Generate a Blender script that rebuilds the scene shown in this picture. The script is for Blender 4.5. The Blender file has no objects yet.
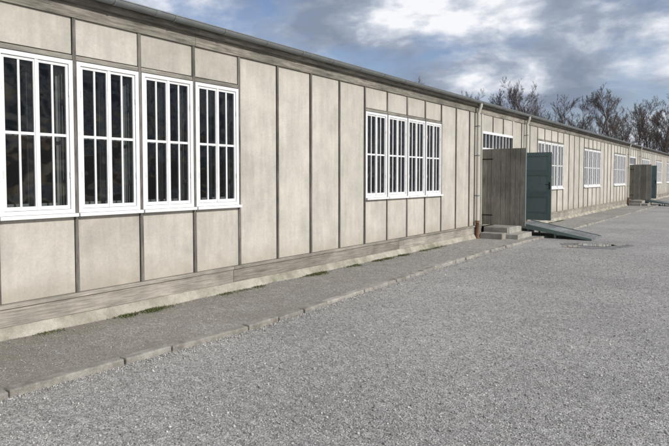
import bpy, math, random
import numpy as np
from mathutils import Vector, Matrix
random.seed(7); np.random.seed(7)
R = math.radians
sc = bpy.context.scene
sc.view_settings.view_transform = 'Standard'
sc.view_settings.look = 'None'
sc.view_settings.exposure = 0

# ------------------------------------------------------------------ helpers
def link(o, parent=None):
    sc.collection.objects.link(o)
    if parent: o.parent = parent
    return o
def empty(name):
    e = bpy.data.objects.new(name, None); e.empty_display_size = .3
    return link(e)

class MB:
    def __init__(s): s.v=[]; s.f=[]; s.m=[]; s.r=[]
    def poly(s, pts, mat=0, r=None):
        b=len(s.v); s.v+= [tuple(p) for p in pts]
        s.f.append(tuple(range(b,b+len(pts)))); s.m.append(mat); s.r.append(random.random() if r is None else r)
    def box(s,x0,x1,y0,y1,z0,z1,mat=0,r=None):
        if r is None: r=random.random()
        b=len(s.v)
        s.v+=[(x0,y0,z0),(x1,y0,z0),(x1,y1,z0),(x0,y1,z0),(x0,y0,z1),(x1,y0,z1),(x1,y1,z1),(x0,y1,z1)]
        for q in ((0,3,2,1),(4,5,6,7),(0,1,5,4),(1,2,6,5),(2,3,7,6),(3,0,4,7)):
            s.f.append(tuple(b+i for i in q)); s.m.append(mat); s.r.append(r)
    def tube(s, pts, rad, n=12, mat=0, caps=True):
        r=random.random(); rings=[]
        pts=[Vector(p) for p in pts]
        for i,p in enumerate(pts):
            if i==0: d=pts[1]-p
            elif i==len(pts)-1: d=p-pts[i-1]
            else: d=(pts[i+1]-p).normalized()+(p-pts[i-1]).normalized()
            d.normalize()
            a=Vector((0,1,0)) if abs(d.y)<.9 else Vector((1,0,0))
            u=d.cross(a).normalized(); w=d.cross(u)
            rr = rad[i] if isinstance(rad,(list,tuple)) else rad
            b=len(s.v)
            for k in range(n):
                t=2*math.pi*k/n
                s.v.append(tuple(p+u*math.cos(t)*rr+w*math.sin(t)*rr))
            rings.append(b)
        for a,b in zip(rings,rings[1:]):
            for k in range(n):
                s.f.append((a+k,a+(k+1)%n,b+(k+1)%n,b+k)); s.m.append(mat); s.r.append(r)
        if caps:
            s.f.append(tuple(rings[0]+k for k in range(n))); s.m.append(mat); s.r.append(r)
            s.f.append(tuple(rings[-1]+k for k in reversed(range(n)))); s.m.append(mat); s.r.append(r)
    def obj(s,name,mats,parent=None,bevel=0,smooth=False):
        me=bpy.data.meshes.new(name); me.from_pydata(s.v,[],s.f)
        for m in mats: me.materials.append(m)
        me.polygons.foreach_set('material_index',s.m)
        at=me.attributes.new('rnd','FLOAT','FACE'); at.data.foreach_set('value',s.r)
        if smooth: me.polygons.foreach_set('use_smooth',[True]*len(s.f))
        me.update()
        o=link(bpy.data.objects.new(name,me),parent)
        if bevel:
            b=o.modifiers.new('b','BEVEL'); b.width=bevel; b.segments=2; b.limit_method='ANGLE'
        return o

class NT:
    def __init__(s,name):
        s.mat=bpy.data.materials.new(name); s.mat.use_nodes=True
        s.t=s.mat.node_tree; s.t.nodes.clear()
        s.out=s.n('ShaderNodeOutputMaterial'); s.b=s.n('ShaderNodeBsdfPrincipled')
        s.l(s.b.outputs[0],s.out.inputs[0])
        s.b.inputs['Specular IOR Level'].default_value=.25
        s.geo=s.n('ShaderNodeNewGeometry')
        s.pos=s.geo.outputs['Position']
        a=s.n('ShaderNodeAttribute'); a.attribute_name='rnd'; s.rnd=a.outputs['Fac']
    def n(s,t): return s.t.nodes.new(t)
    def l(s,a,b): s.t.links.new(a,b)
    def scale(s,vec,v=None):
        m=s.n('ShaderNodeMapping'); s.l(vec or s.pos,m.inputs[0]); m.inputs['Scale'].default_value=v; return m.outputs[0]
    def noise(s,scale,detail=4,rough=.6,vec=None,dist=0):
        n=s.n('ShaderNodeTexNoise'); n.inputs['Scale'].default_value=scale; n.inputs['Detail'].default_value=min(detail,5)
        n.inputs['Roughness'].default_value=rough; n.inputs['Distortion'].default_value=dist
        s.l(vec or s.pos,n.inputs['Vector']); return n.outputs['Fac']
    def vor(s,scale,vec=None,out='Color',feat='F1'):
        n=s.n('ShaderNodeTexVoronoi'); n.feature=feat; n.inputs['Scale'].default_value=scale
        s.l(vec or s.pos,n.inputs['Vector']); return n.outputs[out]
    def ramp(s,fac,stops):
        r=s.n('ShaderNodeValToRGB'); s.l(fac,r.inputs[0]); e=r.color_ramp.elements
        while len(e)<len(stops): e.new(.5)
        for i,(p,c) in enumerate(stops):
            e[i].position=p; e[i].color=(c,c,c,1) if isinstance(c,(int,float)) else (*c,1)
        return r.outputs[0]
    def mix(s,fac,a,b,mode='MIX'):
        m=s.n('ShaderNodeMix'); m.data_type='RGBA'; m.blend_type=mode
        for v,i in ((fac,0),(a,6),(b,7)):
            if isinstance(v,(int,float)): m.inputs[i].default_value = v if i==0 else (v,v,v,1)
            elif isinstance(v,tuple): m.inputs[i].default_value=(*v,1)
            else: s.l(v,m.inputs[i])
        return m.outputs[2]
    def math(s,op,a,b=0,c=None,clamp=False):
        m=s.n('ShaderNodeMath'); m.operation=op; m.use_clamp=clamp
        for i,v in enumerate((a,b,c)):
            if v is None: continue
            if isinstance(v,(int,float)): m.inputs[i].default_value=v
            else: s.l(v,m.inputs[i])
        return m.outputs[0]
    def sep(s,i):
        m=s.n('ShaderNodeSeparateXYZ'); s.l(s.pos,m.inputs[0]); return m.outputs[i]
    def bump(s,h,dist=.01,st=1,prev=None):
        b=s.n('ShaderNodeBump'); b.inputs['Distance'].default_value=dist; b.inputs['Strength'].default_value=st
        s.l(h,b.inputs['Height'])
        if prev: s.l(prev,b.inputs['Normal'])
        s.l(b.outputs[0],s.b.inputs['Normal']); return b.outputs[0]
    def col(s,c,rough=.8):
        if isinstance(c,tuple): s.b.inputs['Base Color'].default_value=(*c,1)
        else: s.l(c,s.b.inputs['Base Color'])
        if isinstance(rough,(int,float)): s.b.inputs['Roughness'].default_value=rough
        else: s.l(rough,s.b.inputs['Roughness'])
        return s.mat

# ------------------------------------------------------------------ materials
def m_panel():
    s=NT('cement_board')
    base=s.mix(s.rnd,(.455,.427,.377),(.545,.515,.462))
    cl=s.ramp(s.noise(1.9,5,.68),[(.33,.82),(.65,1.07)])
    c=s.mix(1,base,cl,'MULTIPLY')
    st=s.ramp(s.noise(2.2,4,.6,s.scale(None,(1,4,.4))),[(.4,.92),(.62,1.03)])
    c=s.mix(1,c,st,'MULTIPLY')
    fine=s.ramp(s.noise(45,3,.75),[(.35,.93),(.65,1.05)])
    c=s.mix(1,c,fine,'MULTIPLY')
    z=s.sep(2); zn=s.math('ADD',z,s.math('MULTIPLY',s.noise(5,4),.5))
    lo=s.ramp(s.math('MULTIPLY',zn,.7),[(.40,.6),(.64,0.0)])
    c=s.mix(lo,c,(.34,.30,.235))
    hi=s.ramp(s.math('SUBTRACT',zn,3.0),[(.50,0.0),(.85,.45)])
    c=s.mix(hi,c,(.33,.31,.265))
    spots=s.ramp(s.noise(11,4,.75),[(.62,0.0),(.74,.40)])
    c=s.mix(spots,c,(.30,.275,.23))
    s.bump(s.noise(40,4,.7),.003,.35)
    return s.col(c,.85)
def m_wood(name,c1,c2,axis,rough=.85,streak=1.0,fr=12):
    s=NT(name)
    sc_={'y':(fr,.8,fr),'z':(fr,fr,.8),'x':(.8,fr,fr)}[axis]
    g=s.noise(3.5,5,.7,s.scale(None,sc_),.4)
    c=s.mix(s.ramp(g,[(.33,0),(.68,1.0)]),c1,c2)
    b=s.ramp(s.noise(1.3,5,.65),[(.35,.7),(.68,1.2)])
    c=s.mix(streak,c,b,'MULTIPLY')
    c=s.mix(1,c,s.ramp(s.rnd,[(0,.78),(1,1.15)]),'MULTIPLY')
    s.bump(g,.004,.6)
    return s.col(c,rough)
def m_paint(name,c,dirty=(.3,.27,.22),amt=.5,rough=.5):
    s=NT(name)
    d=s.ramp(s.noise(9,5,.7),[(.52,0.0),(.75,amt)])
    k=s.mix(d,c,dirty)
    k=s.mix(1,k,s.ramp(s.rnd,[(0,.88),(1,1.05)]),'MULTIPLY')
    return s.col(k,rough)
def m_concrete(name,c1,c2,sc_=3,green=0):
    s=NT(name)
    k=s.mix(s.ramp(s.noise(sc_,5,.7),[(.35,0),(.65,1)]),c1,c2)
    if green:
        gz=s.ramp(s.noise(1.7,5,.75),[(.50,0.0),(.62,green)])
        low=s.math('SUBTRACT',1.0,s.math('MULTIPLY',s.sep(2),6.0),clamp=True)
        k=s.mix(s.math('MULTIPLY',gz,low,clamp=True),k,(.13,.145,.075))
    k=s.mix(1,k,s.ramp(s.noise(90,3,.7),[(.3,.78),(.7,1.12)]),'MULTIPLY')
    k=s.mix(1,k,s.ramp(s.rnd,[(0,.8),(1,1.12)]),'MULTIPLY')
    s.bump(s.noise(35,4,.75),.012,.7)
    return s.col(k,.9)
def m_gravel(name,tone,brown=0.0,wet=False):
    s=NT(name)
    v=s.vor(72); sepc=s.n('ShaderNodeSeparateColor'); s.l(v,sepc.inputs[0])
    v2=s.vor(170); sc2=s.n('ShaderNodeSeparateColor'); s.l(v2,sc2.inputs[0])
    lum=s.math('ADD',s.math('MULTIPLY',sepc.outputs[0],.6),s.math('MULTIPLY',sc2.outputs[0],.4))
    c=s.ramp(lum,[(.05,(.13,.125,.118)),(.42,(.305,.296,.284)),(.75,(.44,.43,.415)),(.97,(.72,.71,.69))])
    big=s.ramp(s.noise(.45,5,.62),[(.3,.78),(.7,1.14)])
    c=s.mix(1,c,big,'MULTIPLY')
    med=s.ramp(s.noise(9,4,.75),[(.3,.76),(.7,1.20)])
    c=s.mix(1,c,med,'MULTIPLY')
    c=s.mix(1,c,tone,'MULTIPLY')
    if brown:
        y=s.sep(1)
        near=s.math('MULTIPLY',s.math('SUBTRACT',12.0,y),.1,clamp=True)
        m=s.math('MULTIPLY',s.ramp(s.noise(1.4,5,.65),[(.32,.25),(.62,1.0)]),near,clamp=True)
        dirt=s.mix(s.noise(60,4,.75),(.11,.097,.078),(.33,.295,.245))
        c=s.mix(s.math('MULTIPLY',m,brown),c,dirt)
    dist=s.vor(72,out='Distance')
    h=s.math('SUBTRACT',1.0,dist)
    s.bump(h,.009,.75)
    return s.col(c,.35 if wet else .9)
M={}
M['panel']=m_panel()
M['batten']=m_wood('weathered_batten',(.065,.062,.056),(.24,.225,.20),'z')
M['rail']=m_wood('weathered_rail',(.15,.142,.125),(.34,.32,.28),'y')
M['beam']=m_wood('eaves_beam',(.115,.105,.09),(.36,.335,.285),'y')
M['base']=m_wood('base_board',(.19,.175,.15),(.41,.38,.33),'y',fr=18)
M['white']=m_paint('white_paint',(.80,.80,.80),(.42,.39,.34),.35,.45)
M['cream']=m_paint('cream_paint',(.48,.465,.42),(.25,.23,.2),.4,.6)
M['inner']=m_paint('inner_frame_paint',(.33,.335,.33),(.15,.14,.12),.4,.6)
M['plank']=m_wood('grey_planks',(.15,.14,.12),(.30,.28,.24),'z')
M['green']=m_paint('green_paint',(.17,.225,.21),(.09,.11,.10),.5,.5)
M['greend']=m_paint('green_paint_panel',(.20,.255,.24),(.10,.12,.11),.5,.5)
M['plinth']=m_concrete('plinth_concrete',(.27,.25,.20),(.52,.49,.42),2.2,.8)
M['conc']=m_concrete('step_concrete',(.27,.255,.23),(.44,.42,.38))
M['kerb']=m_concrete('kerb_concrete',(.20,.183,.16),(.42,.40,.36),5)
s=NT('zinc'); k=s.mix(s.noise(4,4,.7),(.15,.165,.165),(.30,.32,.315)); s.b.inputs['Metallic'].default_value=.35; M['zinc']=s.col(k,.5)
s=NT('rust'); k=s.mix(s.noise(25,4,.7),(.12,.06,.035),(.25,.15,.10)); M['rust']=s.col(k,.85)
s=NT('dark_metal'); M['metal']=s.col((.03,.03,.03),.4); s.b.inputs['Metallic'].default_value=.8
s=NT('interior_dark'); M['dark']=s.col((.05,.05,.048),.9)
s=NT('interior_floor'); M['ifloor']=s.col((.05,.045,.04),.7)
s=NT('roof_felt'); k=s.mix(s.noise(3,4,.7),(.06,.06,.06),(.12,.115,.11)); M['roof']=s.col(k,.9)
s=NT('bark'); k=s.mix(s.noise(5,4,.7),(.065,.052,.047),(.135,.112,.10)); M['bark']=s.col(k,.9)
s=NT('moss_mat'); k=s.mix(s.rnd,(.045,.06,.02),(.17,.18,.08)); M['moss']=s.col(k,.9)
s=NT('stone'); k=s.ramp(s.rnd,[(0,(.13,.125,.12)),(.5,(.35,.34,.325)),(1,(.70,.69,.67))]); M['stone']=s.col(k,.85)
# glass
g=bpy.data.materials.new('window_glass'); g.use_nodes=True; t=g.node_tree; t.nodes.clear()
o=t.nodes.new('ShaderNodeOutputMaterial'); mx=t.nodes.new('ShaderNodeMixShader'); tr=t.nodes.new('ShaderNodeBsdfTransparent'); gl=t.nodes.new('ShaderNodeBsdfGlossy')
fr=t.nodes.new('ShaderNodeFresnel'); fr.inputs[0].default_value=1.55
tr.inputs[0].default_value=(.56,.60,.60,1); gl.inputs['Roughness'].default_value=.03
bn=t.nodes.new('ShaderNodeBump'); nz=t.nodes.new('ShaderNodeTexNoise'); nz.inputs['Scale'].default_value=2.2; ge=t.nodes.new('ShaderNodeNewGeometry')
t.links.new(ge.outputs['Position'],nz.inputs['Vector']); t.links.new(nz.outputs['Fac'],bn.inputs['Height']); bn.inputs['Distance'].default_value=.05; bn.inputs['Strength'].default_value=.8
t.links.new(bn.outputs[0],gl.inputs['Normal'])
t.links.new(fr.outputs[0],mx.inputs[0]); t.links.new(tr.outputs[0],mx.inputs[1]); t.links.new(gl.outputs[0],mx.inputs[2]); t.links.new(mx.outputs[0],o.inputs[0])
M['glass']=g
# water
s=NT('puddle_water'); s.b.inputs['Specular IOR Level'].default_value=.8; M['water']=s.col((.09,.085,.075),.05)

# ------------------------------------------------------------------ building
WX=-6.19; P=.8425; Y0=3.335
N0,N1=-20,98
ny=lambda n: Y0+P*n
wins=set()
for st in (-9,-1,7,20,28,36,47,55,63,74,82,90):
    wins|=set(range(st,st+4))
doors=[(14,17),(41,44),(68,71)]
doorb=set(i for a,b in doors for i in range(a,b))
bld=empty('barrack_building')
pan=MB(); bat=MB(); wf=MB(); gs=MB(); wi=MB()
ZB,ZS,ZR,ZT=.39,1.30,3.02,3.50
def window(y0,y1,z0,z1,X,mb,bars=True,fw=.045,gm=True):
    d=.07
    mb.box(X-d,X,y0,y0+fw,z0,z1); mb.box(X-d,X,y1-fw,y1,z0,z1)
    mb.box(X-d,X,y0+fw,y1-fw,z1-fw,z1); mb.box(X-d,X,y0+fw,y1-fw,z0,z0+fw)
    a0,a1=y0+fw+.004,y1-fw-.004; m=(a0+a1)/2
    b0,b1=z0+fw+.004,z1-fw-.004
    cf=.028; xs=X-.014
    for c0,c1 in ((a0,m-.002),(m+.002,a1)):
        mb.box(xs-.04,xs,c0,c0+cf,b0,b1); mb.box(xs-.04,xs,c1-cf,c1,b0,b1)
        mb.box(xs-.04,xs,c0+cf,c1-cf,b1-cf,b1); mb.box(xs-.04,xs,c0+cf,c1-cf,b0,b0+cf+.012)
        cm=(c0+c1)/2; gb=.011
        zz=b0+.012+(b1-b0)/2; hb=.015
        if bars:
            mb.box(xs-.034,xs-.006,cm-gb,cm+gb,b0+cf+.012,b1-cf)
            mb.box(xs-.032,xs-.008,c0+cf,cm-gb,zz-hb,zz+hb); mb.box(xs-.032,xs-.008,cm+gb,c1-cf,zz-hb,zz+hb)
        else:
            mb.box(xs-.032,xs-.008,c0+cf,c1-cf,zz-hb,zz+hb)
        if gm:
            gs.poly([(xs-.02,c0+cf-.01,b0+cf),(xs-.02,c1-cf+.01,b0+cf),(xs-.02,c1-cf+.01,b1-cf+.01),(xs-.02,c0+cf-.01,b1-cf+.01)])
    mb.box(xs,xs+.012,m-.018,m+.018,b0,b1)
    if gm:
        for z in (b0+.35,b1-.35):
            mb.tube([(X+.004,y0+fw+.002,z),(X+.004,y0+fw+.002,z+.07)],.006,6); mb.tube([(X+.004,y1-fw-.002,z),(X+.004,y1-fw-.002,z+.07)],.006,6)
bw=.021; gap=.007
for n in range(N0,N1):
    y0,y1=ny(n),ny(n+1); a,b=y0+bw+gap,y1-bw-gap
    j=lambda:random.uniform(-.003,.003)
    if n in doorb: 
        x=WX+j(); pan.box(x-.03,x,a,b,3.03,ZT)
        continue
    if n in wins:
        x=WX+j(); pan.box(x-.03,x,a,b,ZB+.004,ZS-.03)
        x=WX+j(); pan.box(x-.03,x,a,b,ZR+.075,ZT)
        bat.box(WX-.05,WX+.012,y0+bw+.001,y1-bw-.001,ZR+.012,ZR+.062,1)
        window(y0+bw+.002,y1-bw-.002,ZS+.005,ZR,WX+.02,wf)
        wf.box(WX-.05,WX+.075,y0+bw-.012,y1-bw+.012,ZS-.035,ZS+.002)
        window(y0+.06,y1-.06,ZS+.03,ZR-.03,WX-.14,wi,bars=False,gm=False)
        wi.box(WX-.21,WX-.05,y0+.0,y0+.05,ZS,ZR); wi.box(WX-.21,WX-.05,y1-.05,y1-.0,ZS,ZR)
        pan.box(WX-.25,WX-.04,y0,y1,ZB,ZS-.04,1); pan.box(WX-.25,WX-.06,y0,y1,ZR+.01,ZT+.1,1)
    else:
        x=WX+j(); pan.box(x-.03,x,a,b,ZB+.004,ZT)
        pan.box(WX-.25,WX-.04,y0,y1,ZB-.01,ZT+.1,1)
for n in range(N0,N1+1):
    if any(a<n<b for a,b in doors):
        bat.box(WX-.05,WX+.018,ny(n)-bw,ny(n)+bw,3.03,ZT); continue
    w=bw*random.uniform(.85,1.1)
    isd=any(n in (a,b) for a,b in doors)
    if isd:
        wf.box(WX-.1,WX+.03,ny(n)-.05,ny(n)+.05,ZB,ZT-.002,1)
    else:
        x=WX+.018+random.uniform(-.003,.004); yc=ny(n); e=lambda:random.uniform(-.004,.004)
        zs=[ZB+.002,1.2,2.2,ZT]; off=[e() for _ in zs]; r=random.random()
        for k in range(3):
            q=len(bat.v)
            for zz,oo in ((zs[k],off[k]),(zs[k+1],off[k+1])):
                bat.v+=[(WX-.05,yc-w+oo,zz),(x,yc-w+oo,zz),(x,yc+w+oo,zz),(WX-.05,yc+w+oo,zz)]
            for f in ((0,1,5,4),(1,2,6,5),(2,3,7,6)): bat.f.append(tuple(q+i for i in f)); bat.m.append(0); bat.r.append(r)
pan.obj('wall_panels',[M['panel'],M['dark']],bld)
bat.obj('wall_battens',[M['batten'],M['rail']],bld)
wf.obj('window_frames',[M['white'],M['cream']],bld)
wi.obj('inner_window_frames',[M['inner']],bld)

# doorways
dr=MB()
for a,b in doors:
    y0,y1=ny(a)+.052,ny(b)-.052
    dr.box(WX-.1,WX+.022,y0,y1,2.96,3.028,0)
    dr.box(WX-.1,WX+.022,y0,y1,2.50,2.56,0)
    k=9; 
    for i in range(k+1):
        yy=y0+(y1-y0)*i/k; ww=.02 if i%3 else .035
        if i in (0,k): continue
        dr.box(WX-.05,WX+.012,yy-ww/2,yy+ww/2,2.56,2.96,0)
    gs.poly([(WX-.02,y0,2.56),(WX-.02,y1,2.56),(WX-.02,y1,2.96),(WX-.02,y0,2.96)])
    dr.box(WX-.2,WX+.03,y0,y1,.34,.392,1)
    dr.box(WX-1.6,WX-.1,y0-.06,y0-.01,.39,3.0,2); dr.box(WX-1.6,WX-.1,y1+.01,y1+.06,.39,3.0,2)
    dr.box(WX-1.66,WX-1.6,y0,y1,.39,3.0,2)
dr.obj('door_surrounds',[M['white'],M['base'],M['cream']],bld)
gs.obj('window_panes',[M['glass']],bld)

def leaf(name,y,w,z0,z1,xh,outer):
    """door leaf standing open at right angles to the wall"""
    e=bpy.data.objects.new(name,None); link(e,bld)
    m=MB()
    if outer:
        n=9; pw=w/n
        for i in range(n):
            m.box(xh+i*pw+.003,xh+(i+1)*pw-.003,y-.022+random.uniform(-.002,.002),y,z0,z1,0)
        m.box(xh+w-.002,xh+w+.02,y-.026,y+.03,z0,z1,1)
        m.box(xh,xh+w-.002,y+.001,y+.028,z0,z1,1)
        for z in (z0+.25,z1-.3): m.box(xh,xh+.30,y-.03,y-.0235,z,z+.03,2)
    else:
        st=.11
        m.box(xh,xh+st,y-.045,y,z0,z1,1); m.box(xh+w-st,xh+w,y-.045,y,z0,z1,1)
        rails=[z0,z0+.2,z0+.72,z0+.84,z0+1.38,z0+1.48,z1-.12,z1]
        for i in range(0,8,2): m.box(xh+st,xh+w-st,y-.043,y-.002,rails[i],rails[i+1],1)
        for i in range(1,7,2):
            m.box(xh+st,xh+w-st,y-.022,y-.012,rails[i],rails[i+1],3)
            m.box(xh+st+.05,xh+w-st-.05,y-.032,y-.022,rails[i]+.05,rails[i+1]-.05,3)
        m.box(xh+w-.075,xh+w-.04,y-.052,y-.046,z0+.95,z0+1.17,2)
        m.tube([(xh+w-.057,y-.052,z0+1.1),(xh+w-.057,y-.10,z0+1.1),(xh+w-.075,y-.105,z0+1.1),(xh+w-.17,y-.105,z0+1.1)],.009,8,2)
    m.obj('leaf',[M['plank'],M['green'],M['metal'],M['greend']],e,bevel=.003)
for (a,b) in doors:
    leaf('plank_door_leaf',ny(a)+.03,1.2,.40,2.51,WX+.035,True)
    leaf('panel_door_leaf',ny(b)-.03,1.2,.40,2.49,WX+.035,False)

# base boards, plinth, eaves
bb=MB(); y=ny(N0)
while y<ny(N1):
    L=random.uniform(3.8,5.2); y2=min(y+L,ny(N1))
    segs=[(y,y2)]
    for a,b in doors:
        ns=[]
        for p,q in segs:
            A,B=ny(a)+.0,ny(b)-.0
            if q<=A or p>=B: ns.append((p,q))
            else:
                if p<A: ns.append((p,A))
                if q>B: ns.append((B,q))
        segs=ns
    for p,q in segs:
        if q-p<.05: continue
        x=WX+.035+random.uniform(-.004,.004)
        bb.box(WX-.1,x,p+.002,q-.002,.155,.345); bb.box(WX-.1,x+.022,p+.002,q-.002,.346,.389)
    y=y2
bb.obj('base_boards',[M['base']],bld,bevel=.004)
pl=MB(); ys=np.arange(ny(N0),ny(N1)+.01,.25); pv=[]
for yy in ys:
    pv.append((WX+.03+random.uniform(-.006,.006),WX+.11+random.uniform(-.035,.06)))
for i in range(len(ys)-1):
    a,b=ys[i],ys[i+1]
    pl.poly([(pv[i][1],a,-.02),(pv[i+1][1],b,-.02),(pv[i+1][0],b,.153),(pv[i][0],a,.153)],r=.5)
pl.obj('plinth',[M['plinth']],bld,smooth=True)

OV=.10
ev=MB(); y=ny(N0)
while y<ny(N1):
    y2=min(y+random.uniform(3.9,5.1),ny(N1))
    ev.box(WX-.1,WX+.026+random.uniform(-.003,.003),y+.002,y2-.002,ZT+.002,3.66)
    ev.box(WX-.1,WX+OV+random.uniform(-.003,.003),y+.002,y2-.002,3.662,3.79)
    y=y2
ev.obj('eaves',[M['beam'],M['rail']],bld)
RX=WX-4.1; BX=WX-8.2
rf=MB()
for (x0,z0,x1,z1) in ((WX+OV+.07,3.80,RX,4.75),(RX,4.75,BX-.2,3.80)):
    for (p,q) in zip(np.arange(ny(N0)-.3,ny(N1)+.3,2.0),np.arange(ny(N0)+1.7,ny(N1)+2.3,2.0)):
        rf.poly([(x0,p,z0),(x0,q,z0),(x1,q,z1),(x1,p,z1)])
        rf.poly([(x0,p,z0-.012),(x1,p,z1-.012),(x1,q,z1-.012),(x0,q,z0-.012)])
rf.obj('roof',[M['roof']],bld)
sh=MB()
sh.box(BX-.05,BX,ny(N0),ny(N1),0,3.76,0)
for yy in (ny(N0),ny(N1)):
    e=.03 if yy>0 else -.03
    sh.poly([(WX,yy+e,0),(BX-.04,yy+e,0),(BX-.04,yy+e,3.76),(RX,yy+e,4.72),(WX,yy+e,3.76)],0)
sh.obj('rear_and_end_walls',[M['panel']],bld)
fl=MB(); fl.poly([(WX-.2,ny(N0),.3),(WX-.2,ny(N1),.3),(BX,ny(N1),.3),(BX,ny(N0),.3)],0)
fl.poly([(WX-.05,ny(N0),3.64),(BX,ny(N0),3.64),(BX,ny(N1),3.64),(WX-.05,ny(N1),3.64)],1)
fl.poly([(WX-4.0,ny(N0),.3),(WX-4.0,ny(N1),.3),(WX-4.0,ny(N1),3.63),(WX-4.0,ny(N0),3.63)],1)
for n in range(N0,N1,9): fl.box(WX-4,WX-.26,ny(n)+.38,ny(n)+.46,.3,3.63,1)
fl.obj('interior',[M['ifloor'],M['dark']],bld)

# gutter
gu=MB(); gx=WX+OV+.072; gz=3.775; gr=.062
seg=10; yL,yH=ny(N0)-.2,ny(N1)+.2
ylist=list(np.arange(yL,yH,3.0))+[yH]
for i in range(len(ylist)-1):
    p,q=ylist[i],ylist[i+1]
    for k in range(seg):
        t0=math.pi+math.pi*k/seg; t1=math.pi+math.pi*(k+1)/seg
        for r_ in (gr,gr-.004):
            gu.poly([(gx+r_*math.cos(t0),p,gz+r_*math.sin(t0)),(gx+r_*math.cos(t0),q,gz+r_*math.sin(t0)),
                 (gx+r_*math.cos(t1),q,gz+r_*math.sin(t1)),(gx+r_*math.cos(t1),p,gz+r_*math.sin(t1))],0,r=.5)
    gu.tube([(gx+gr,p,gz),(gx+gr,q,gz)],.009,6)
    for k in range(seg):
        t0=math.pi+math.pi*k/seg; t1=math.pi+math.pi*(k+1)/seg; r_=gr+.004
        gu.poly([(gx+r_*math.cos(t0),p,gz+r_*math.sin(t0)),(gx+r_*math.cos(t0),p+.05,gz+r_*math.sin(t0)),
                 (gx+r_*math.cos(t1),p+.05,gz+r_*math.sin(t1)),(gx+r_*math.cos(t1),p,gz+r_*math.sin(t1))],0)
for n in range(N0,N1):
    yy=ny(n)+.4; pts=[]
    for k in range(7):
        t=math.pi+math.pi*k/6; pts.append((gx+(gr+.008)*math.cos(t),yy,gz+(gr+.008)*math.sin(t)))
    for p_,q_ in zip(pts,pts[1:]):
        gu.poly([(p_[0],yy-.012,p_[2]),(p_[0],yy+.012,p_[2]),(q_[0],yy+.012,q_[2]),(q_[0],yy-.012,q_[2])])
gu.obj('gutter',[M['zinc']],bld,smooth=False)
dp=MB()
for i,yy in enumerate((14.66,18.75,ny(40)+.5,ny(45)+.4,ny(67)+.4,ny(72)+.4,ny(-6)+.4)):
    px=WX+.10
    dp.tube([(gx,yy,gz-.05),(gx,yy,gz-.12),(gx-.02,yy,gz-.16),(px+.02,yy,gz-.25),(px,yy,gz-.30),(px,yy,.5)],.046,14,0,False)
    dp.tube([(px,yy,.50),(px,yy,.10),(px+.02,yy,.03)],.054,14,1)
    dp.tube([(px,yy,.48),(px,yy,.53)],.062,14,1)
    for z in (1.2,2.3,3.1):
        dp.tube([(px,yy,z),(px,yy,z+.03)],.052,14,2); dp.box(WX,px-.04,yy-.01,yy+.01,z+.005,z+.025,2)
dp.obj('downpipes',[M['cream'],M['rust'],M['zinc']],bld,smooth=True)

# ------------------------------------------------------------------ steps and ramps
rampm=m_wood('ramp_boards',(.15,.16,.16),(.28,.29,.285),'y')
for i,(a,b) in enumerate(doors):
    ya,yb=ny(a),ny(b)
    st=MB()
    st.box(WX+.11,WX+.80,ya-.05,yb+.05,-.02,.335)
    st.box(WX+.2,WX+1.12,ya-.15,ya+1.02,-.02,.17)
    st.box(WX+.15,WX+.78,ya-.42,ya-.06,-.02,.20)
    st.obj('concrete_steps',[M['conc']],None,bevel=.012)
    rp=MB(); y0,y1=ya+1.10,yb-.28
    x0,z0,x1,z1=WX+.70,.40,WX+2.70,.035
    n=14
    for k in range(n):
        t0,t1=k/n+.002,(k+1)/n-.002
        xa,xb=x0+(x1-x0)*t0,x0+(x1-x0)*t1; za,zb=z0+(z1-z0)*t0,z0+(z1-z0)*t1
        rp.poly([(xa,y0,za),(xb,y0,zb),(xb,y1,zb),(xa,y1,za)],0); rp.poly([(xa,y0,za-.025),(xa,y1,za-.025),(xb,y1,zb-.025),(xb,y0,zb-.025)],0)
        rp.poly([(xb,y0,zb-.025),(xb,y1,zb-.025),(xb,y1,zb),(xb,y0,zb)],0)
    for yy in (y0-.03,y1-.01):
        rp.v+= [(x0,yy,z0+.02),(x1,yy,z1+.02),(x1,yy,0.0),(x0,yy,z0-.13),(x0,yy+.04,z0+.02),(x1,yy+.04,z1+.02),(x1,yy+.04,0.0),(x0,yy+.04,z0-.13)]
        q=len(rp.v)-8
        for f in ((0,3,2,1),(4,5,6,7),(0,1,5,4),(1,2,6,5),(2,3,7,6),(3,0,4,7)): rp.f.append(tuple(q+j for j in f)); rp.m.append(1); rp.r.append(.5)
    for xx in (x0+.25,x0+1.0): 
        for yy in (y0+.03,y1-.06): rp.box(xx,xx+.05,yy,yy+.05,0,z0-.03-(xx-x0)*.19,1)
    rp.obj('access_ramp',[rampm,M['green']],None)

# ------------------------------------------------------------------ ground
gr_=MB(); 
gr_.poly([(-2500,-2500,0),(2500,-2500,0),(2500,2500,0),(-2500,2500,0)],0)
gr_.obj('gravel_ground',[m_gravel('gravel',(1.03,1.02,1.01))],None)
kl=[(-4.70,-13),(-4.66,-4),(-4.62,1.9),(-4.57,3.4),(-4.50,4.5),(-4.62,6.5),(-4.76,9.66),(-4.86,13.1),(-4.78,17),(-4.72,40),(-4.7,87)]
def kx(y):
    for (xa,ya),(xb,yb) in zip(kl,kl[1:]):
        if ya<=y<=yb: return xa+(xb-xa)*(y-ya)/(yb-ya)
    return -4.7
pt=MB()
ys=list(np.arange(-13,87,.3))
for a,b in zip(ys,ys[1:]):
    pt.poly([(WX-.02,a,.035),(kx(a)-.02,a,.045),(kx(b)-.02,b,.045),(WX-.02,b,.035)],0,r=.5)
pt.obj('footpath',[m_gravel('path_grit',(.95,.93,.89),.8)],None)
kb=MB(); y=-13.0
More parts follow.
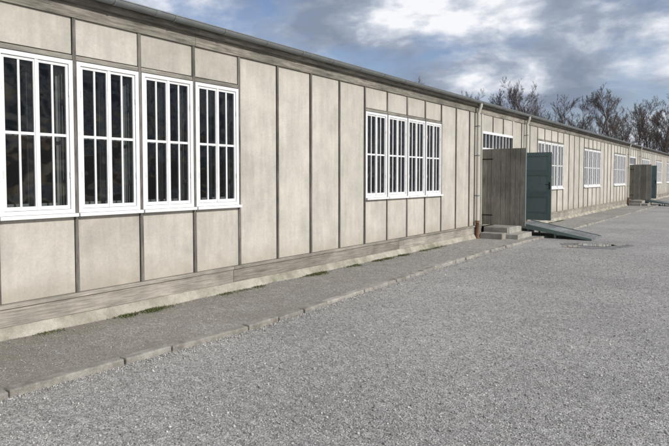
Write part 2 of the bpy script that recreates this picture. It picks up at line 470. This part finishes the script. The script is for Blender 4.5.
while y<86.5:
    L=random.choice((1.0,1.0,.98,.5)) ; y2=y+L
    d=random.uniform(-.014,.014); h=.058+random.uniform(-.01,.008)
    xa,xb=kx(y)+d,kx(min(y2,87))+d+random.uniform(-.01,.01); w=.055; g0=.006
    b=len(kb.v)
    for zz in (-.05,h):
        kb.v+=[(xa-w,y+g0,zz),(xa+w,y+g0,zz),(xb+w,y2-g0,zz),(xb-w,y2-g0,zz)]
    r=random.random()
    for q in ((0,3,2,1),(4,5,6,7),(0,1,5,4),(1,2,6,5),(2,3,7,6),(3,0,4,7)):
        kb.f.append(tuple(b+i for i in q)); kb.m.append(0); kb.r.append(r)
    y=y2
kb.obj('kerb',[M['kerb']],None,bevel=.014)

# loose stones
def stones(name,xs,ys,zs,sz):
    n=len(xs)
    base=np.array([(1,0,0),(0,1,0),(-1,0,0),(0,-1,0),(0,0,.75),(0,0,-.6)],float)
    V=base[None]*(1+np.random.uniform(-.35,.35,(n,6,3)))
    V=V+np.random.uniform(-.18,.18,(n,6,3))
    an=np.random.uniform(0,6.28,n); c,s_=np.cos(an),np.sin(an)
    x=V[:,:,0]*c[:,None]-V[:,:,1]*s_[:,None]; y=V[:,:,0]*s_[:,None]+V[:,:,1]*c[:,None]
    V=np.stack([x,y*.8,V[:,:,2]],-1)*sz[:,None,None]
    V+=np.stack([xs,ys,zs],-1)[:,None,:]
    F=np.array([(0,1,4),(1,2,4),(2,3,4),(3,0,4),(1,0,5),(2,1,5),(3,2,5),(0,3,5)])
    F=(F[None]+(np.arange(n)*6)[:,None,None]).reshape(-1)
    me=bpy.data.meshes.new(name); me.vertices.add(n*6); me.vertices.foreach_set('co',V.reshape(-1))
    me.loops.add(len(F)); me.loops.foreach_set('vertex_index',F.astype(np.int32))
    nf=n*8; me.polygons.add(nf); me.polygons.foreach_set('loop_start',np.arange(nf,dtype=np.int32)*3)
    me.update(calc_edges=True); me.materials.append(M['stone'])
    at=me.attributes.new('rnd','FLOAT','FACE'); at.data.foreach_set('value',np.repeat(np.clip(np.random.normal(.48,.22,n),0,1),8).astype(np.float32))
    link(bpy.data.objects.new(name,me))
n=90000
y=1.0+13*np.random.rand(n)**1.5; x=-4.5+8.5*np.random.rand(n)
sz=np.random.uniform(.003,.0095,n)*(1+.7*(np.random.rand(n)>.95))
n2=8000
y2=.5+12*np.random.rand(n2); x2=WX+.08+1.5*np.random.rand(n2); s2=np.random.uniform(.003,.008,n2)
keep=x2<-4.75
# a scatter of grit thrown up against and over the kerb
n3=5000; y3=.5+13*np.random.rand(n3); x3=np.array([kx(v) for v in y3])+.06+np.abs(np.random.normal(0,.05,n3)); s3=np.random.uniform(.004,.012,n3)
stones('loose_gravel',np.r_[x,x2[keep],x3],np.r_[y,y2[keep],y3],np.r_[sz*.25,.042+s2[keep]*.2,s3*.3],np.r_[sz,s2[keep],s3])

# puddles
def puddle(cx,cy,rx,ry,seed,z=.010,name='puddle',mat=None):
    rnd=random.Random(seed); m=MB(); pts=[]
    ph=[rnd.uniform(0,6.28) for _ in range(4)]
    for k in range(64):
        t=2*math.pi*k/64
        r=1+.22*math.sin(2*t+ph[0])+.16*math.sin(3*t+ph[1])+.12*math.sin(5*t+ph[2])+.07*math.sin(9*t+ph[3])+rnd.uniform(-.05,.05)
        pts.append((cx+rx*r*math.cos(t),cy+ry*r*math.sin(t),z))
    m.poly(pts); m.obj(name,[mat or M['water']],None)
wetm=m_gravel('wet_gravel_mat',(.60,.59,.58),wet=True)
puddle(-3.15,15.1,.62,.72,1,.005,'wet_gravel',wetm)
puddle(-3.2,15.2,.36,.36,1); puddle(-2.72,15.6,.18,.26,2); puddle(-3.6,14.6,.15,.26,3)

# moss and grass at the wall foot
ms=MB()
def tuft(y0,y1,dens,w=.12,xb=WX+.12):
    n=int((y1-y0)*dens)
    cl=[(random.uniform(y0,y1),random.uniform(.03,.14)) for _ in range(max(3,int((y1-y0)*5)))]
    for _ in range(n):
        c,sd=random.choice(cl); yy=random.gauss(c,sd)
        f=random.random()
        xx=xb+abs(random.gauss(0,w*.5)); h=random.uniform(.006,.028)*(0.5+f)
        a=random.uniform(0,6.28); dx,dy=math.cos(a)*.007,math.sin(a)*.007
        lx,ly=random.uniform(-.02,.02),random.uniform(-.02,.02)
        ms.poly([(xx-dx,yy-dy,.035),(xx+dx,yy+dy,.035),(xx+lx,yy+ly,.035+h)])
for a,b,d in ((3.7,4.6,2300),(7.3,8.8,1500),(8.9,10.6,1000),(2.6,3.0,400),(11.0,12.5,450),(5.2,6.6,300),(19,23,300)): tuft(a,b,d)
ms.obj('moss',[M['moss']],None)

# ------------------------------------------------------------------ bare trees
def tree_mesh(name,seed):
    rd=random.Random(seed); V=[];F=[]
    def seg_tube(pts,rads,n):
        rings=[]
        for i,p in enumerate(pts):
            d=(pts[min(i+1,len(pts)-1)]-pts[max(i-1,0)]).normalized()
            a=Vector((1,0,0)) if abs(d.x)<.8 else Vector((0,1,0))
            u=d.cross(a).normalized(); w=d.cross(u); b=len(V)
            for k in range(n):
                t=6.283*k/n; V.append(tuple(p+(u*math.cos(t)+w*math.sin(t))*rads[i]))
            rings.append(b)
        for a,b in zip(rings,rings[1:]):
            for k in range(n): F.append((a+k,a+(k+1)%n,b+(k+1)%n,b+k))
    def grow(p,d,L,r,lv):
        ns=[6,5,4,3,2][lv]; pts=[p.copy()]; rads=[r]; q=p.copy(); dd=d.copy()
        for i in range(ns):
            dd=(dd+Vector((rd.gauss(0,.10),rd.gauss(0,.10),rd.gauss(0,.05)+.05))).normalized()
            q=q+dd*(L/ns); pts.append(q.copy()); rads.append(max(r*(1-.85*(i+1)/ns),.010))
        seg_tube(pts,rads,[7,5,4,3,3][lv])
        if lv==4: return
        nc=[15,9,7,5][lv]
        for c in range(nc):
            t=rd.uniform([.22,.15,.12,.1][lv],1.0) if c else 1.0
            fi=t*ns; i=min(int(fi),ns-1); pp=pts[i].lerp(pts[i+1],fi-i)
            ax=(pts[i+1]-pts[i]).normalized()
            rv=Vector((rd.gauss(0,1),rd.gauss(0,1),rd.gauss(0,1))); side=(rv-ax*rv.dot(ax)).normalized()
            ang=R(rd.uniform(22,48)); nd=(ax*math.cos(ang)+side*math.sin(ang)+Vector((0,0,.14))).normalized()
            shape=(1-.55*t) if lv==0 else (1-.45*t)
            grow(pp,nd,L*[.50,.55,.52,.5][lv]*shape*rd.uniform(.75,1.15),max(r*(1-.8*t)*.55,.010),lv+1)
    grow(Vector((0,0,0)),Vector((0,0,1)),14.0,.24,0)
    me=bpy.data.meshes.new(name); me.from_pydata(V,[],F); me.materials.append(M['bark'])
    zmax=max(v[2] for v in V)
    return me,zmax
tm=[tree_mesh('bare_tree_mesh',11+i) for i in range(5)]
A=[(-37.7,71.7,16.4),(-34.2,74.3,14.6),(-32.5,75.6,14.4),(-30.2,77.3,13.6),(-28,79,14.6),(-26,80.5,15.8),(-24.2,81.9,16.4),
   (-24.6,93.5,15.4),(-22.4,95.2,15.4),(-20.2,96.9,15.6),(-17.9,98.6,17.0),(-15.7,100.2,15.2),(-13.2,102.6,14.6),(-11.5,103.8,16.6),(-8.6,106,16)]
rd=random.Random(5)
for k in range(19):
    t=k/18; A.append((-40+34*t+rd.uniform(-1,1),106+20*t+rd.uniform(-2,2),rd.uniform(13,16.5)))
for i,(x,y,h) in enumerate(A):
    me,zm=tm[i%5]
    o=bpy.data.objects.new('bare_tree',me); link(o); s_=h/zm
    wd=rd.uniform(.8,1.05)*s_
    o.location=(x,y,-.05); o.scale=(wd,wd,s_); o.rotation_euler=(0,0,rd.uniform(0,6.28))

# ------------------------------------------------------------------ sky, sun
EL,AZ=R(30),R(91)
w=bpy.data.worlds.new('World'); sc.world=w; w.use_nodes=True; t=w.node_tree; t.nodes.clear()
N=t.nodes.new; L=t.links.new
out=N('ShaderNodeOutputWorld'); bg=N('ShaderNodeBackground'); bg.inputs[1].default_value=.12; L(bg.outputs[0],out.inputs[0])
sky=N('ShaderNodeTexSky'); sky.sky_type='NISHITA'; sky.sun_disc=False; sky.sun_elevation=EL; sky.sun_rotation=AZ; sky.altitude=400
tc=N('ShaderNodeTexCoord')
mp=N('ShaderNodeMapping'); mp.inputs['Scale'].default_value=(1,1,2.1); mp.inputs['Location'].default_value=(.35,.22,.12); L(tc.outputs['Generated'],mp.inputs[0])
def wn(scale,det,rough):
    n=N('ShaderNodeTexNoise'); n.inputs['Scale'].default_value=scale; n.inputs['Detail'].default_value=det; n.inputs['Roughness'].default_value=rough
    n.inputs['Distortion'].default_value=.15; L(mp.outputs[0],n.inputs['Vector']); return n.outputs['Fac']
def wr(f,st):
    r=N('ShaderNodeValToRGB'); L(f,r.inputs[0]); e=r.color_ramp.elements
    while len(e)<len(st): e.new(.5)
    for i,(p,c) in enumerate(st): e[i].position=p; e[i].color=(c,c,c,1) if isinstance(c,(int,float)) else (*c,1)
    return r.outputs[0]
cov=wr(wn(4.2,7,.55),[(.37,0),(.52,1)])
shade=wr(wn(6.0,7,.55),[(.38,(2.1,2.5,3.3)),(.48,(3.0,3.45,4.3)),(.55,(5.0,5.4,6.1)),(.62,(7.8,7.9,8.2))])
tint=N('ShaderNodeMix'); tint.data_type='RGBA'; tint.blend_type='MULTIPLY'; tint.inputs[0].default_value=1; L(sky.outputs[0],tint.inputs[6]); tint.inputs[7].default_value=(.95,.90,.96,1)
mx=N('ShaderNodeMix'); mx.data_type='RGBA'; L(cov,mx.inputs[0]); L(tint.outputs[2],mx.inputs[6]); L(shade,mx.inputs[7]); L(mx.outputs[2],bg.inputs[0])
sl=bpy.data.lights.new('sun','SUN'); sl.energy=3.7; sl.angle=R(.5); sl.color=(1,.96,.89)
so=link(bpy.data.objects.new('sun',sl))
sv=Vector((math.sin(AZ)*math.cos(EL),math.cos(AZ)*math.cos(EL),math.sin(EL)))
so.rotation_euler=sv.to_track_quat('Z','Y').to_euler(); so.location=(20,0,30)

# ------------------------------------------------------------------ camera
cd=bpy.data.cameras.new('camera'); cam=link(bpy.data.objects.new('camera',cd))
cd.sensor_width=36; cd.lens=36*560/669; cd.clip_end=6000; cd.clip_start=.05
cam.location=(0,0,1.7); cam.rotation_euler=(R(90-2.3),0,R(36.9)); cd.shift_y=-22.5/669
sc.camera=cam
